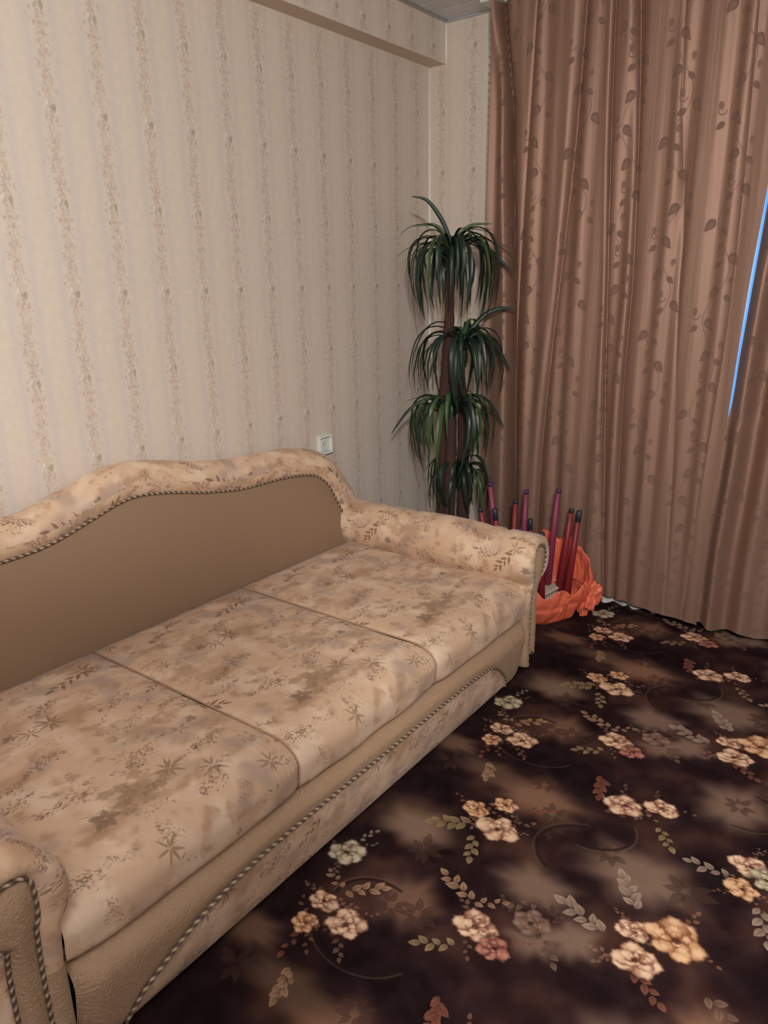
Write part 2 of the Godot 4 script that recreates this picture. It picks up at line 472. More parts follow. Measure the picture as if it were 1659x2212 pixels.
func curtain_motifs(im: Image, ground: Color, dark: Color) -> void:
	im.fill(ground)
	rng.seed = 9
	var w := im.get_width()
	var h := im.get_height()
	for col in 2:
		var ph := col * 0.25
		for k in 130:                                  # the wavering vine
			var t := k / 130.0
			var x := (0.25 + 0.5 * col + 0.085 * sin(TAU * (t * 2.0 + ph))) * w
			blot(im, x, t * h, 2.2, 4.5, dark, 0.75, 2.0)
		for k in 6:
			var t := (k + 0.5 * col) / 6.0
			var x := (0.25 + 0.5 * col + 0.085 * sin(TAU * (t * 2.0 + ph))) * w
			var y := t * h
			var side := 1.0 if k % 2 == 0 else -1.0
			var a := PI * 0.5 - side * 0.7
			leaf(im, x + side * 14, y, a, 62, 19, dark, dark.lerp(ground, 0.1), 0.9, Color(0, 0, 0, 0), 0.6)
			leaf(im, x + side * 19, y + 9, a, 44, 9, ground, dark.lerp(ground, 0.5), 0.55, dark, 0.6)
			leaf(im, x - side * 18, y + 30, PI * 0.5 + side * 0.9, 44, 12, dark, dark, 0.85, Color(ground.r, ground.g, ground.b, 0.5))
			leaf(im, x - side * 40, y - 44, PI * 0.5 - side * 0.2, 36, 11, dark, dark.lerp(ground, 0.3), 0.7, Color(ground.r, ground.g, ground.b, 0.5))
			if k % 2 == 0:                             # a curl
				for j in 26:
					var b := j / 26.0 * 4.6
					var r := 20.0 - j * 0.45
					blot(im, x - side * 34 + cos(b) * r, y - 12 + sin(b) * r, 2.6, 2.6, dark, 0.8, 2.0)

# ---------------------------------------------------------------- materials
var M := {}

func plain(col: Color, rough: float) -> StandardMaterial3D:
	var m := StandardMaterial3D.new()
	m.albedo_color = col
	m.roughness = rough
	return m

func grain(m: StandardMaterial3D, scale: float, depth: float, seed_value: int, freq := 0.05, stretch := 1.0) -> void:
	var im := seamless(seed_value, freq, 256, 256, 3)
	im.convert(Image.FORMAT_RGBA8)
	im.bump_map_to_normal_map(6.0)
	m.normal_enabled = true
	m.normal_texture = textured(im)
	m.normal_scale = depth
	m.uv1_triplanar = true
	m.uv1_scale = Vector3(scale, scale * stretch, scale)

func materials() -> void:
	M.wallpaper = plain(Color.WHITE, 0.85)
	M.wallpaper.albedo_texture = textured(paint_wallpaper())
	M.wall_bare = plain(srgb(132, 122, 112), 0.9)  # for the two unseen walls, kept dark so less light bounces back
	M.carpet = plain(Color.WHITE, 1.0)
	M.carpet.albedo_texture = textured(paint_carpet())
	M.carpet.metallic_specular = 0.1
	M.fabric = plain(Color.WHITE, 0.95)
	M.fabric.albedo_texture = textured(paint_fabric())
	M.fabric.metallic_specular = 0.2
	M.fabric.rim_enabled = true
	M.fabric.rim = 0.25
	M.velour = plain(srgb(172, 142, 114), 0.9)
	M.velour.metallic_specular = 0.2
	M.velour.rim_enabled = true
	M.velour.rim = 0.3
	grain(M.velour, 7.0, 0.8, 51, 0.06)
	M.velour_smooth = plain(srgb(149, 122, 98), 0.95)
	M.velour_smooth.metallic_specular = 0.15
	M.velour_smooth.rim_enabled = true
	M.velour_smooth.rim = 0.3
	M.cord = plain(Color.WHITE, 0.6)
	M.cord.vertex_color_use_as_albedo = true
	M.piping = plain(srgb(176, 142, 114), 0.9)
	M.dark_cloth = plain(srgb(34, 32, 38), 0.95)
	M.white_plastic = plain(srgb(222, 226, 218), 0.35)
	M.dark_hole = plain(srgb(110, 110, 106), 0.6)
	M.ceiling = plain(srgb(216, 218, 224), 0.4)
	M.caulk = plain(srgb(240, 232, 222), 0.5)
	M.leaf = plain(srgb(26, 46, 34), 0.42)
	M.leaf_light = plain(srgb(58, 84, 44), 0.42)
	M.trunk = plain(srgb(70, 44, 38), 0.9)
	grain(M.trunk, 14.0, 0.8, 52, 0.04, 0.3)
	M.pot = plain(srgb(92, 60, 44), 0.5)
	M.soil = plain(srgb(48, 36, 28), 1.0)
	M.bag = plain(srgb(250, 124, 94), 0.2)
	M.bag.backlight_enabled = true
	M.bag.backlight = Color(0.55, 0.2, 0.12)
	M.leg_pink = plain(srgb(128, 48, 74), 0.5)
	M.leg_red = plain(srgb(128, 34, 42), 0.5)
	M.cap = plain(srgb(44, 48, 58), 0.5)
	M.cap_purple = plain(srgb(74, 40, 84), 0.5)
	M.board = plain(srgb(206, 188, 170), 0.6)
	var cim := Image.create_empty(512, 768, false, Image.FORMAT_RGB8)
	curtain_motifs(cim, srgb(158, 125, 108), srgb(118, 90, 76))
	var sheen := Image.create_empty(512, 768, false, Image.FORMAT_RGB8)   # satin ground shines, the woven motif is dull
	curtain_motifs(sheen, Color(0.0, 0.60, 0.66), Color(0.0, 0.85, 0.10))
	M.curtain = ORMMaterial3D.new()
	M.curtain.albedo_texture = textured(cim)
	M.curtain.orm_texture = textured(sheen)
	M.curtain.ao_enabled = false
	M.curtain.cull_mode = BaseMaterial3D.CULL_DISABLED
	M.tulle = plain(Color(0.93, 0.92, 0.90, 0.72), 0.9)
	M.tulle.transparency = BaseMaterial3D.TRANSPARENCY_ALPHA
	M.tulle.cull_mode = BaseMaterial3D.CULL_DISABLED
	M.tulle_hem = plain(srgb(214, 210, 204), 0.9)
	M.tulle_hem.backlight_enabled = true
	M.tulle_hem.backlight = Color(0.2, 0.2, 0.2)
	M.glass = plain(Color(0.9, 0.95, 1.0, 0.06), 0.0)
	M.glass.transparency = BaseMaterial3D.TRANSPARENCY_ALPHA
	M.wood = plain(srgb(120, 82, 56), 0.5)
	M.brass = plain(srgb(190, 150, 90), 0.3)
	M.brass.metallic = 0.9
	M.globe = plain(srgb(255, 246, 232), 0.4)
	M.globe.emission_enabled = true
	M.globe.emission = Color(1.0, 0.86, 0.7)
	M.globe.emission_energy_multiplier = 2.0

# ---------------------------------------------------------------- the room
const ROOM_X := 4.6
const ROOM_Z := 6.4
const ROOM_Y := 2.698

func camera_and_light() -> void:
	var cam := Camera3D.new()
	cam.name = "camera"
	add_child(cam)
	cam.position = Vector3(2.2604, 1.5218, 3.4311)
	cam.basis = Basis.from_euler(Vector3(-0.2973, 0.6457, -0.0184), EULER_ORDER_YXZ)
	cam.fov = rad_to_deg(2.0 * atan(1106.0 / 1624.3))
	cam.near = 0.05
	cam.far = 60.0
	cam.current = true
	var e := Environment.new()
	e.background_mode = Environment.BG_COLOR
	e.background_color = Color(0.36, 0.66, 1.0)
	e.background_energy_multiplier = 4.0
	e.tonemap_mode = Environment.TONE_MAPPER_LINEAR
	e.tonemap_exposure = 1.0
	e.sdfgi_enabled = true
	e.ssao_enabled = true
	e.ssil_enabled = true
	var we := WorldEnvironment.new()
	we.name = "world"
	we.environment = e
	add_child(we)

const LAMP_AT := Vector3(2.8, 0.0, 4.0)

func unseen_ceiling_lamp() -> void:  # out of view; form and place chosen to light the wall, sofa and curtains
	var t := thing("unseen_ceiling_lamp", "unseen three-armed brass ceiling lamp with round frosted glass globes, out of view, lighting the room", "lamp", LAMP_AT + Vector3(0, ROOM_Y - 0.012, 0))
	var s := Shape.new()
	s.lathe(Vector3.ZERO, [Vector2(0.0, -0.045), Vector2(0.03, -0.045), Vector2(0.06, -0.02), Vector2(0.065, 0.0)], 24)
	obj("canopy", s.done(), M.brass, t)
	s = Shape.new()
	s.tube(PackedVector3Array([Vector3(0, -0.03, 0), Vector3(0, -0.24, 0)]), [0.008], 10)
	obj("rod", s.done(), M.brass, t)
	for k in 3:
		var a := TAU * k / 3.0 + 0.3
		var d := Vector3(cos(a), 0, sin(a))
		var g := d * 0.11 + Vector3(0, -0.34, 0)
		s = Shape.new()
		s.tube(spline(PackedVector3Array([Vector3(0, -0.22, 0), d * 0.06 + Vector3(0, -0.25, 0), d * 0.10 + Vector3(0, -0.25, 0), d * 0.11 + Vector3(0, -0.285, 0)]), 0.01), [0.006], 8)
		var arm := obj("arm", s.done(), M.brass, t)
		s = Shape.new()
		var prof := []
		for j in 17:
			prof.append(Vector2(sin(PI * j / 16.0) * 0.055, cos(PI * j / 16.0) * 0.055))
		s.lathe(g, prof, 24)
		obj("globe", s.done(), M.globe, arm)
		var l := OmniLight3D.new()
		l.name = "bulb_light"
		l.position = g
		l.light_color = Color(0.965, 0.965, 0.955)
		l.light_energy = 2.6
		l.light_size = 0.045
		l.omni_range = 12.0
		l.omni_attenuation = 2.0
		l.shadow_enabled = true
		t.add_child(l, true)

# a wallpapered wall face from a to b (bottom corners) with stripes every 17.4 cm
func paper(s: Shape, a: Vector3, b: Vector3, y0: float, y1: float, u0: float) -> void:
	var L := a.distance_to(b)
	var q := [Vector3(a.x, y0, a.z), Vector3(b.x, y0, b.z), Vector3(b.x, y1, b.z), Vector3(a.x, y1, a.z)]
	var u1 := u0 + L / 0.1744
	s.smooth(-1)
	var i0 := s.v(q[0], Vector2(u0, -y0 / 0.53))
	var i1 := s.v(q[1], Vector2(u1, -y0 / 0.53))
	var i2 := s.v(q[2], Vector2(u1, -y1 / 0.53))
	var i3 := s.v(q[3], Vector2(u0, -y1 / 0.53))
	s.tri(i0, i1, i2)
	s.tri(i0, i2, i3)

func room() -> void:
	# left wall with its papered face, 20 cm thick
	var s := Shape.new()
	var z_u := func(z: float) -> float: return (z - 2.0317) / 0.1744 + 0.5
	paper(s, Vector3(0, 0, ROOM_Z), Vector3(0, 0, 0), 0.0, ROOM_Y, -z_u.call(ROOM_Z))
	s.box(Vector3(-0.101, ROOM_Y / 2, ROOM_Z / 2), Vector3(0.2, ROOM_Y + 0.2, ROOM_Z + 0.4), 0.001)
	struct("wall_left", s.done(), M.wallpaper, "long wall behind the sofa in beige wallpaper with vertical flower stripes", "wall")
	s = Shape.new()
	paper(s, Vector3(0.0935, 0, ROOM_Z), Vector3(0.0935, 0, 0.0), 2.505, ROOM_Y, -z_u.call(ROOM_Z))
	s.smooth(-1)
	var b0 := s.v(Vector3(0, 2.505, 0), Vector2(0.02, 0.0)); var b1 := s.v(Vector3(0.0935, 2.505, 0), Vector2(0.06, 0.0))
	var b2 := s.v(Vector3(0.0935, 2.505, ROOM_Z), Vector2(0.06, 0.02)); var b3 := s.v(Vector3(0, 2.505, ROOM_Z), Vector2(0.02, 0.02))
	s.tri(b0, b1, b2); s.tri(b0, b2, b3)
	struct("trim_1", s.done(), M.wallpaper, "wallpapered beam running under the ceiling along the long wall", "beam")
	# window wall with its opening
	var wx0 := 0.95
	var wx1 := 2.45
	var wy0 := 0.82
	var wy1 := 2.25
	s = Shape.new()
	paper(s, Vector3(0, 0, 0), Vector3(wx0, 0, 0), 0.0, ROOM_Y, 0.1)
	paper(s, Vector3(wx1, 0, 0), Vector3(ROOM_X, 0, 0), 0.0, ROOM_Y, 0.3)
	paper(s, Vector3(wx0, 0, 0), Vector3(wx1, 0, 0), 0.0, wy0, 0.3)
	paper(s, Vector3(wx0, 0, 0), Vector3(wx1, 0, 0), wy1, ROOM_Y, 0.3)
	s.box(Vector3(wx0 / 2 - 0.1, ROOM_Y / 2, -0.151), Vector3(wx0 + 0.2, ROOM_Y + 0.2, 0.3))
	s.box(Vector3((wx1 + ROOM_X) / 2 + 0.1, ROOM_Y / 2, -0.151), Vector3(ROOM_X - wx1 + 0.2, ROOM_Y + 0.2, 0.3))
	s.box(Vector3((wx0 + wx1) / 2, wy0 / 2 - 0.05, -0.151), Vector3(wx1 - wx0, wy0 + 0.1, 0.3))
	s.box(Vector3((wx0 + wx1) / 2, (wy1 + ROOM_Y) / 2 + 0.05, -0.151), Vector3(wx1 - wx0, ROOM_Y - wy1 + 0.1, 0.3))
	struct("wall_window", s.done(), M.wallpaper, "end wall behind the curtains in the same striped wallpaper", "wall")
	struct("wall_right", slab(Vector3(ROOM_X, -0.1, -0.3), Vector3(ROOM_X + 0.2, ROOM_Y + 0.1, ROOM_Z + 0.2)), M.wall_bare, "unseen plain beige wall across the room from the sofa, toned dark to limit bounce light", "wall")
	struct("wall_back", slab(Vector3(0, -0.1, ROOM_Z), Vector3(ROOM_X, ROOM_Y + 0.1, ROOM_Z + 0.2)), M.wall_bare, "unseen plain beige wall across the room from the window, toned dark to limit bounce light", "wall")
	# window
	s = Shape.new()
	for x in [wx0 + 0.03, (wx0 + wx1) / 2, wx1 - 0.03]:
		s.box(Vector3(x, (wy0 + wy1) / 2, -0.16), Vector3(0.06, wy1 - wy0, 0.06), 0.004)
	for y in [wy0 + 0.03, wy1 - 0.03]:
		s.box(Vector3((wx0 + wx1) / 2, y, -0.16), Vector3(wx1 - wx0 - 0.12, 0.06, 0.058), 0.004)
	var win := struct("window_1", s.done(), M.white_plastic, "white framed window hidden behind the brown curtains", "window")
	for x in [[wx0 + 0.06, (wx0 + wx1) / 2 - 0.03], [(wx0 + wx1) / 2 + 0.03, wx1 - 0.06]]:
		obj("pane", slab(Vector3(x[0], wy0 + 0.06, -0.163), Vector3(x[1], wy1 - 0.06, -0.159), 0.0002), M.glass, win)
	obj("sill", slab(Vector3(wx0 + 0.01, wy0 + 0.001, -0.125), Vector3(wx1 - 0.01, wy0 + 0.021, 0.035), 0.004), M.white_plastic, win)
	# floor: the fitted carpet
	s = Shape.new()
	s.smooth(-1)
	var f := [Vector3(0, 0, 0), Vector3(ROOM_X, 0, 0), Vector3(ROOM_X, 0, ROOM_Z), Vector3(0, 0, ROOM_Z)]
	var id := []
	for p in f:
		id.append(s.v(p, Vector2((p.x - 0.97) / 1.2, p.z / 0.955)))
	s.tri(id[0], id[1], id[2]); s.tri(id[0], id[2], id[3])
	s.box(Vector3(ROOM_X / 2, -0.101, ROOM_Z / 2), Vector3(ROOM_X + 0.4, 0.2, ROOM_Z + 0.4))
	struct("floor", s.done(), M.carpet, "dark brown fitted carpet with cream roses and pale cloudy patches", "carpet")
	# ceiling: plastic planks under a slab
	s = Shape.new()
	s.box(Vector3(ROOM_X / 2, ROOM_Y + 0.1, ROOM_Z / 2), Vector3(ROOM_X + 0.4, 0.2 , ROOM_Z + 0.4))
	var c := struct("ceiling", s.done(), M.ceiling, "ceiling of narrow white plastic planks above the curtains", "ceiling")
	var pm := slab(Vector3(0.0, -0.012, 0.002), Vector3(ROOM_X, 0.0, 0.108), 0.004)
	var z := 0.038
	obj("plank", slab(Vector3(0.095, -0.012, 0.001), Vector3(ROOM_X, 0, 0.036), 0.004), M.ceiling, c, Vector3(0, ROOM_Y - 0.0005, 0))
	while z < ROOM_Z - 0.1:
		obj("plank", pm, M.ceiling, c, Vector3(0, ROOM_Y - 0.0005, z))
		z += 0.11
	# bead of filler down the corner, and the ceiling edge strips
	s = Shape.new()
	s.tube(PackedVector3Array([Vector3(0.002, 0.06, 0.002), Vector3(0.002, 2.5, 0.002)]), [0.006], 8)
	s.tube(PackedVector3Array([Vector3(0.0955, 2.508, 0.002), Vector3(0.0955, 2.684, 0.002)]), [0.005], 8)
	struct("trim_2", s.done(), M.caulk, "white filler bead running down the corner beside the curtains", "trim")
	s = Shape.new()
	s.tube(PackedVector3Array([Vector3(0.1, 2.682, 0.004), Vector3(ROOM_X, 2.682, 0.004)]), [0.007], 8)
	s.tube(PackedVector3Array([Vector3(0.098, 2.682, 0.004), Vector3(0.098, 2.682, ROOM_Z)]), [0.007], 8)
	struct("trim_3", s.done(), M.ceiling, "thin white edge strip where the ceiling planks meet the wallpaper", "trim")
	struct("baseboard_left", slab(Vector3(0.0, 0.0, 0.0), Vector3(0.014, 0.06, ROOM_Z), 0.003), plain(srgb(120, 82, 56), 0.5), "brown baseboard along the long wall behind the sofa", "baseboard")
	struct("baseboard_window", slab(Vector3(0.014, 0.0, 0.0), Vector3(ROOM_X, 0.06, 0.014), 0.003), plain(srgb(120, 82, 56), 0.5), "brown baseboard under the window behind the curtains", "baseboard")

# ---------------------------------------------------------------- curtains
const FOLDS := [
	[[[0.0, 0.565], [0.48, 0.557], [1.49, 0.535], [2.05, 0.508], [2.29, 0.498], [2.7, 0.437]], 0.072, 0.016],
	[[[0.0, 0.56], [1.2, 0.565], [1.63, 0.578], [2.7, 0.622]], 0.010, 0.012],
	[[[0.0, 0.705], [0.68, 0.719], [1.02, 0.739], [1.48, 0.774], [2.02, 0.809], [2.7, 0.832]], 0.026, 0.016],
	[[[0.0, 1.075], [0.3, 1.056], [1.04, 1.014], [1.48, 0.996], [2.14, 0.965], [2.7, 0.95]], 0.022, 0.009],
	[[[0.0, 1.12], [1.04, 1.095], [1.48, 1.101], [1.93, 1.086], [2.25, 1.068], [2.7, 1.035]], 0.026, 0.015],
	[[[0.0, 1.37], [0.68, 1.344], [1.48, 1.297], [1.69, 1.292], [2.28, 1.236], [2.7, 1.22]], 0.009, 0.016],
	[[[0.0, 1.44], [0.7, 1.47], [1.5, 1.50], [2.7, 1.48]], 0.009, 0.016]]
const EDGE := [[0.0, 1.528], [0.39, 1.532], [0.78, 1.550], [1.04, 1.560], [1.48, 1.579], [1.85, 1.603], [2.0, 1.598], [2.7, 1.592]]
var wav := FastNoiseLite.new()

func curtain_z(x: float, y: float) -> float:
	x -= 0.02
	var z := 0.165 + wav.get_noise_2d(x * 120.0, y * 5.0) * 0.010
	var low := clampf(1.3 - y, 0.0, 1.3) / 1.3
	z += 0.0045 * sin(x * 52.0 + 0.7 * sin(y * 1.3)) + 0.003 * sin(x * 83.0 + 1.1 * sin(y * 0.9 + 2.0))
	for fo in FOLDS:
		var t: float = (x - table(fo[0], y))
		var w: float = fo[2] * (1.0 + 1.0 * low)
		z -= fo[1] * (1.0 + 0.3 * low) * exp(-absf(t) / (w * 1.2 if t > 0.0 else w * 0.5))
		z += fo[1] * 0.22 * exp(-pow((t + w * 1.6) / (w * 1.5), 2.0))
	return z

func curtain_sheet(x0: Callable, x1: Callable, y_low: Callable, zf: Callable, nu: int, nv: int) -> ArrayMesh:
	var s := Shape.new()
	# cloth measure along one row gives the pattern its place
	var us := PackedFloat32Array([0.0])
	var px: Vector3
	for i in nu + 1:
		var x := lerpf(x0.call(1.3), x1.call(1.3), float(i) / nu)
		var p := Vector3(x, 0, zf.call(x, 1.3))
		if i > 0:
			us.append(us[-1] + p.distance_to(px))
		px = p
	s.grid(nu, nv, func(i: int, j: int) -> Vector3:
		var t := float(i) / nu
		var y := lerpf(ROOM_Y - 0.04, y_low.call(lerpf(x0.call(0.05), x1.call(0.05), t)), float(j) / nv)
		var x := lerpf(x0.call(y), x1.call(y), t)
		return Vector3(x, y, zf.call(x, y)),
		func(i: int, j: int) -> Vector2: return Vector2(us[i] / 0.44, float(j) / nv * 2.6 / 0.74))
	return s.done()

func curtains() -> void:
	wav.seed = 3
	wav.frequency = 0.03
	var edge := func(y: float) -> float: return table(EDGE, y)
	var left := func(y: float) -> float: return 0.414 + 0.008 * y
	var m := curtain_sheet(left, edge, func(x: float) -> float: return 0.064 - 0.032 * smoothstep(1.15, 1.55, x), curtain_z, 640, 70)
	var o := obj("curtain", m, M.curtain)
	tag(o, "wide brown satin curtain with leaf vines hanging between plant and daylight slit", "curtain")
	var gap := func(y: float) -> float:
		return table(EDGE, y) + table([[0.0, -0.03], [0.9, -0.03], [0.98, 0.0], [1.2, 0.005], [1.5, 0.009], [1.68, 0.006], [1.85, 0.003], [1.92, -0.002], [2.1, -0.02], [2.7, -0.03]], y)
	var z2 := func(x: float, y: float) -> float:
		var t: float = x - table(EDGE, y)
		return 0.145 - 0.012 * exp(-t * t / 0.0004) + (0.022 + 0.008 * sin(t * 17.0)) * sin(t * 47.0 - 0.9 + 0.6 * sin(t * 13.0)) * smoothstep(-0.01, 0.05, t) + wav.get_noise_2d(x * 120.0 + 40.0, y * 5.0) * 0.012
	m = curtain_sheet(gap, func(_y: float) -> float: return 2.6, func(x: float) -> float: return 0.03 - 0.02 * sin(x * 40.0) * 0.5, z2, 300, 70)
	o = obj("curtain", m, M.curtain)
	tag(o, "narrower brown satin curtain to the right of the bright daylight slit", "curtain")
	# lace curtain behind, scalloped at its side and its hem
	var s := Shape.new()
	var zt := func(x: float, y: float) -> float: return 0.055 + 0.010 * sin(x * 48.0) + 0.004 * sin(x * 130.0 + y) + 0.036 * smoothstep(0.35, 0.0, y) * smoothstep(0.95, 1.1, x) * (1.0 - smoothstep(1.42, 1.5, x))
	s.grid(260, 160, func(i: int, j: int) -> Vector3:
		var y := lerpf(ROOM_Y - 0.04, 0.034, j / 160.0)
		var x := lerpf(0.372, 2.6, i / 260.0)
		return Vector3(x, y, zt.call(x, y)))
	var t := thing("lace_curtain", "white lace curtain with scalloped edges showing behind the brown curtains", "curtain", Vector3(1.4, 0, 0.06))
	obj("sheer", s.done(), M.tulle, t, -t.position)
	s = Shape.new()
	s.grid(480, 2, func(i: int, j: int) -> Vector3:
		var x := lerpf(0.372, 2.6, i / 480.0)
		var y := lerpf(0.04, 0.024 - 0.016 * absf(sin(x * PI / 0.075)), j / 2.0)
		return Vector3(x, y, zt.call(x, y) + 0.002))
	s.grid(2, 760, func(i: int, j: int) -> Vector3:
		var y := lerpf(ROOM_Y - 0.04, 0.04, j / 760.0)
		var x := lerpf(0.38, 0.360 - 0.009 * absf(sin(y * PI / 0.034)), i / 2.0)
		return Vector3(x, y, zt.call(x, y) + 0.002))
	obj("scalloped_hem", s.done(), M.tulle_hem, t, -t.position)
	# ceiling rail
	var rail := thing("curtain_rail", "white plastic curtain rail fixed to the ceiling planks above the curtains", "rail", Vector3(1.5, ROOM_Y - 0.0125, 0.1))
	s = Shape.new()
	s.box(Vector3(1.49, ROOM_Y - 0.0205, 0.1), Vector3(2.26, 0.016, 0.11), 0.003)
	obj("track", s.done(), M.white_plastic, rail, -rail.position)
	s = Shape.new()
	for k in 40:
		s.box(Vector3(0.42 + k * 0.055, ROOM_Y - 0.034, 0.1), Vector3(0.008, 0.012, 0.07), 0.002)
	obj("hook", s.done(), M.white_plastic, rail, -rail.position)

# ---------------------------------------------------------------- the sofa
const SOFA_Z := 1.9585
const CORD_BACK := [[0.985, 0.50], [1.007, 0.554], [1.034, 0.613], [1.065, 0.681], [1.127, 0.737], [1.222, 0.762], [1.355, 0.774], [1.553, 0.780], [1.727, 0.806], [1.863, 0.837], [1.974, 0.854], [2.03, 0.855], [2.09, 0.846], [2.163, 0.826], [2.338, 0.783], [2.48, 0.774], [2.60, 0.770], [2.70, 0.762], [2.80, 0.735], [2.855, 0.681], [2.885, 0.613], [2.91, 0.554], [2.932, 0.50]]
const CORD_RAIL := [[1.135, 0.04], [1.152, 0.085], [1.19, 0.125], [1.228, 0.160], [1.298, 0.205], [1.39, 0.219], [1.571, 0.224], [1.951, 0.222], [2.30, 0.223], [2.451, 0.218], [2.538, 0.206], [2.608, 0.190], [2.659, 0.171], [2.71, 0.142], [2.749, 0.118], [2.781, 0.092], [2.81, 0.04]]

func back_x(y: float) -> float:
	return 0.22 - 0.15 * (y - 0.4215)

func rail_x(y: float) -> float:
	return table([[0.03, 1.080], [0.06, 1.092], [0.12, 1.106], [0.20, 1.121], [0.235, 1.122], [0.265, 1.104], [0.288, 1.062]], y)

var cord_light := Color(0.50, 0.40, 0.26)
var cord_dark := Color(0.10, 0.055, 0.045)

func cord_mesh(path: PackedVector3Array, r := 0.0046) -> ArrayMesh:
	var s := Shape.new(true)
	s.cord(path, r, 0.022, cord_light, cord_dark)
	return s.done()

func seat_profile() -> PackedVector2Array:
	var pts := PackedVector2Array()
	for k in 24:
		var t := k / 23.0
		pts.append(Vector2(lerpf(0.235, 1.018, t), 0.4215 - 0.004 * t))
	pts[0] = Vector2(0.212, 0.395)
	pts.insert(1, Vector2(0.219, 0.4145))
	for k in range(1, 11):
		var a := PI / 2 * (1.0 - k / 10.0)
		pts.append(Vector2(1.018 + 0.090 * cos(a), 0.3575 + 0.06 * sin(a)))
	for k in range(1, 6):
		pts.append(Vector2(lerpf(1.108, 1.104, k / 5.0), lerpf(0.3575, 0.306, k / 5.0)))
	pts.append(Vector2(1.096, 0.294))
	pts.append(Vector2(1.07, 0.289))
	return pts

func sofa() -> void:
	var t := thing("sofa", "long cream floral sofa with scalloped back, rolled arms and twisted gold cords", "sofa", Vector3(0.6, 0, SOFA_Z))
	var off := -t.position
	var s := Shape.new()
	# seat cushions
	var prof := seat_profile()
	var len := PackedFloat32Array([0.0])
	for k in range(1, prof.size()):
		len.append(len[-1] + prof[k].distance_to(prof[k - 1]))
	var pn := prof.size() - 1
	var nrm := PackedVector2Array()
	for k in prof.size():
		var d := prof[mini(k + 1, pn)] - prof[maxi(k - 1, 0)]
		nrm.append(Vector2(-d.y, d.x).normalized())
	var nt := 90
	for c in 3:
		var z0 := 1.0106 + 0.632 * c
		s = Shape.new()
		s.grid(nt, pn, func(i: int, j: int) -> Vector3:
			var u := float(i) / nt
			var e := absf(u * 2.0 - 1.0)
			var puff := 0.011 * (1.0 - pow(e, 6.0)) - 0.004 * pow(e, 30.0)
			var v := len[j]
			puff *= smoothstep(0.0, 0.1, v) * (1.0 - smoothstep(1.02, 1.07, v))
			# pleats beside the seam on the front edge
			var fold := smoothstep(0.70, 0.86, v) * (1.0 - smoothstep(0.95, 1.0, v)) * exp(-pow((u - 0.07) / 0.05, 2.0))
			puff += 0.005 * fold * sin(u * TAU / 0.026)
			puff += 0.0025 * sin(u * 17.0 + v * 5.0 + c) * sin(v * 9.0 + c * 2.0) * smoothstep(0.0, 0.2, v)
			var p := prof[j] + nrm[j] * puff
			return Vector3(p.x, p.y, z0 + 0.632 * u + (0.006 if c == 2 and i == nt else 0.0) - (0.006 if c == 0 and i == 0 else 0.0)),
			func(i: int, j: int) -> Vector2: return Vector2(float(i) / nt + 0.02 * c, len[j] / 1.08))
		obj("seat_cushion", s.done(), M.fabric, t, off)
	for c in [1, 2]:
		var path := PackedVector3Array()
		for j in range(1, pn):
			var p: Vector2 = prof[j] + nrm[j] * 0.0005
			path.append(Vector3(p.x, p.y, 1.0106 + 0.632 * c))
		s = Shape.new()
		s.tube(path, [0.0026], 6)
		obj("seam_piping", s.done(), M.piping, t, off)
	# backrest panel
	s = Shape.new()
	s.grid(120, 16, func(i: int, j: int) -> Vector3:
		var z := lerpf(0.99, 2.927, i / 120.0)
		var y := lerpf(0.38, table(CORD_BACK, z), j / 16.0)
		var v := j / 16.0
		return Vector3(back_x(y) + 0.012 * sin(PI * clampf(v, 0.0, 1.0)) * (1.0 - pow(absf(i / 60.0 - 1.0), 8.0)), y, z))
	obj("backrest_panel", s.done(), M.velour_smooth, t, off)
	# backrest roll: an oval swept along the cord line
	var line := PackedVector3Array()
	for k in 91:
		var z := lerpf(0.985, 2.932, k / 90.0)
		line.append(Vector3(0, table(CORD_BACK, z), z))
	line = spline(line, 0.012)
	var center := []
	var m := line.size()
	var lz := PackedFloat32Array([0.0])
	for k in m:
		var d := (line[mini(k + 2, m - 1)] - line[maxi(k - 2, 0)]).normalized()
		var nn := Vector3(0, d.z, -d.y)
		if nn.y < 0.0 and absf(d.z) > 0.2:
			nn = -nn
		center.append([line[k], nn])
		if k > 0:
			lz.append(lz[-1] + line[k].distance_to(line[k - 1]))
	s = Shape.new()
	var ns := 26
	s.grid(m - 1, ns, func(i: int, j: int) -> Vector3:
		var a := TAU * j / ns
		var base: Vector3 = center[i][0]
		var nn: Vector3 = center[i][1]
		var wr := 1.0 + 0.012 * sin(lz[i] * 60.0 + sin(lz[i] * 17.0) * 2.0) + 0.02 * sin(lz[i] * 11.0)
		var endw := smoothstep(0.0, 0.35, minf(lz[i], lz[-1] - lz[i]))
		var rn := lerpf(0.080, 0.066, endw) * wr
		var c := base + nn * lerpf(0.058, 0.040, endw)
		return Vector3(back_x(base.y) - 0.058, 0, 0) + c + nn * rn * sin(a) + Vector3(0.078 * cos(a) * wr, 0, 0),
		func(i: int, j: int) -> Vector2: return Vector2(lz[i] / 0.632, float(j) / ns * 0.44 + 0.15))
	obj("backrest_roll", s.done(), M.fabric, t, off)
	var cp := PackedVector3Array()
	for k in m:
		cp.append(Vector3(back_x(line[k].y) + 0.006, line[k].y, line[k].z))
	obj("backrest_cord", cord_mesh(spline(cp, 0.003)), M.cord, t, off)
	# the hidden back and base boards, and feet
	s = Shape.new()
	s.box(Vector3(0.10, 0.28, SOFA_Z), Vector3(0.12, 0.48, 1.95), 0.01)
	s.box(Vector3(0.62, 0.2, SOFA_Z), Vector3(0.86, 0.29, 1.84), 0.01)
	obj("frame", s.done(), M.dark_cloth, t, off)
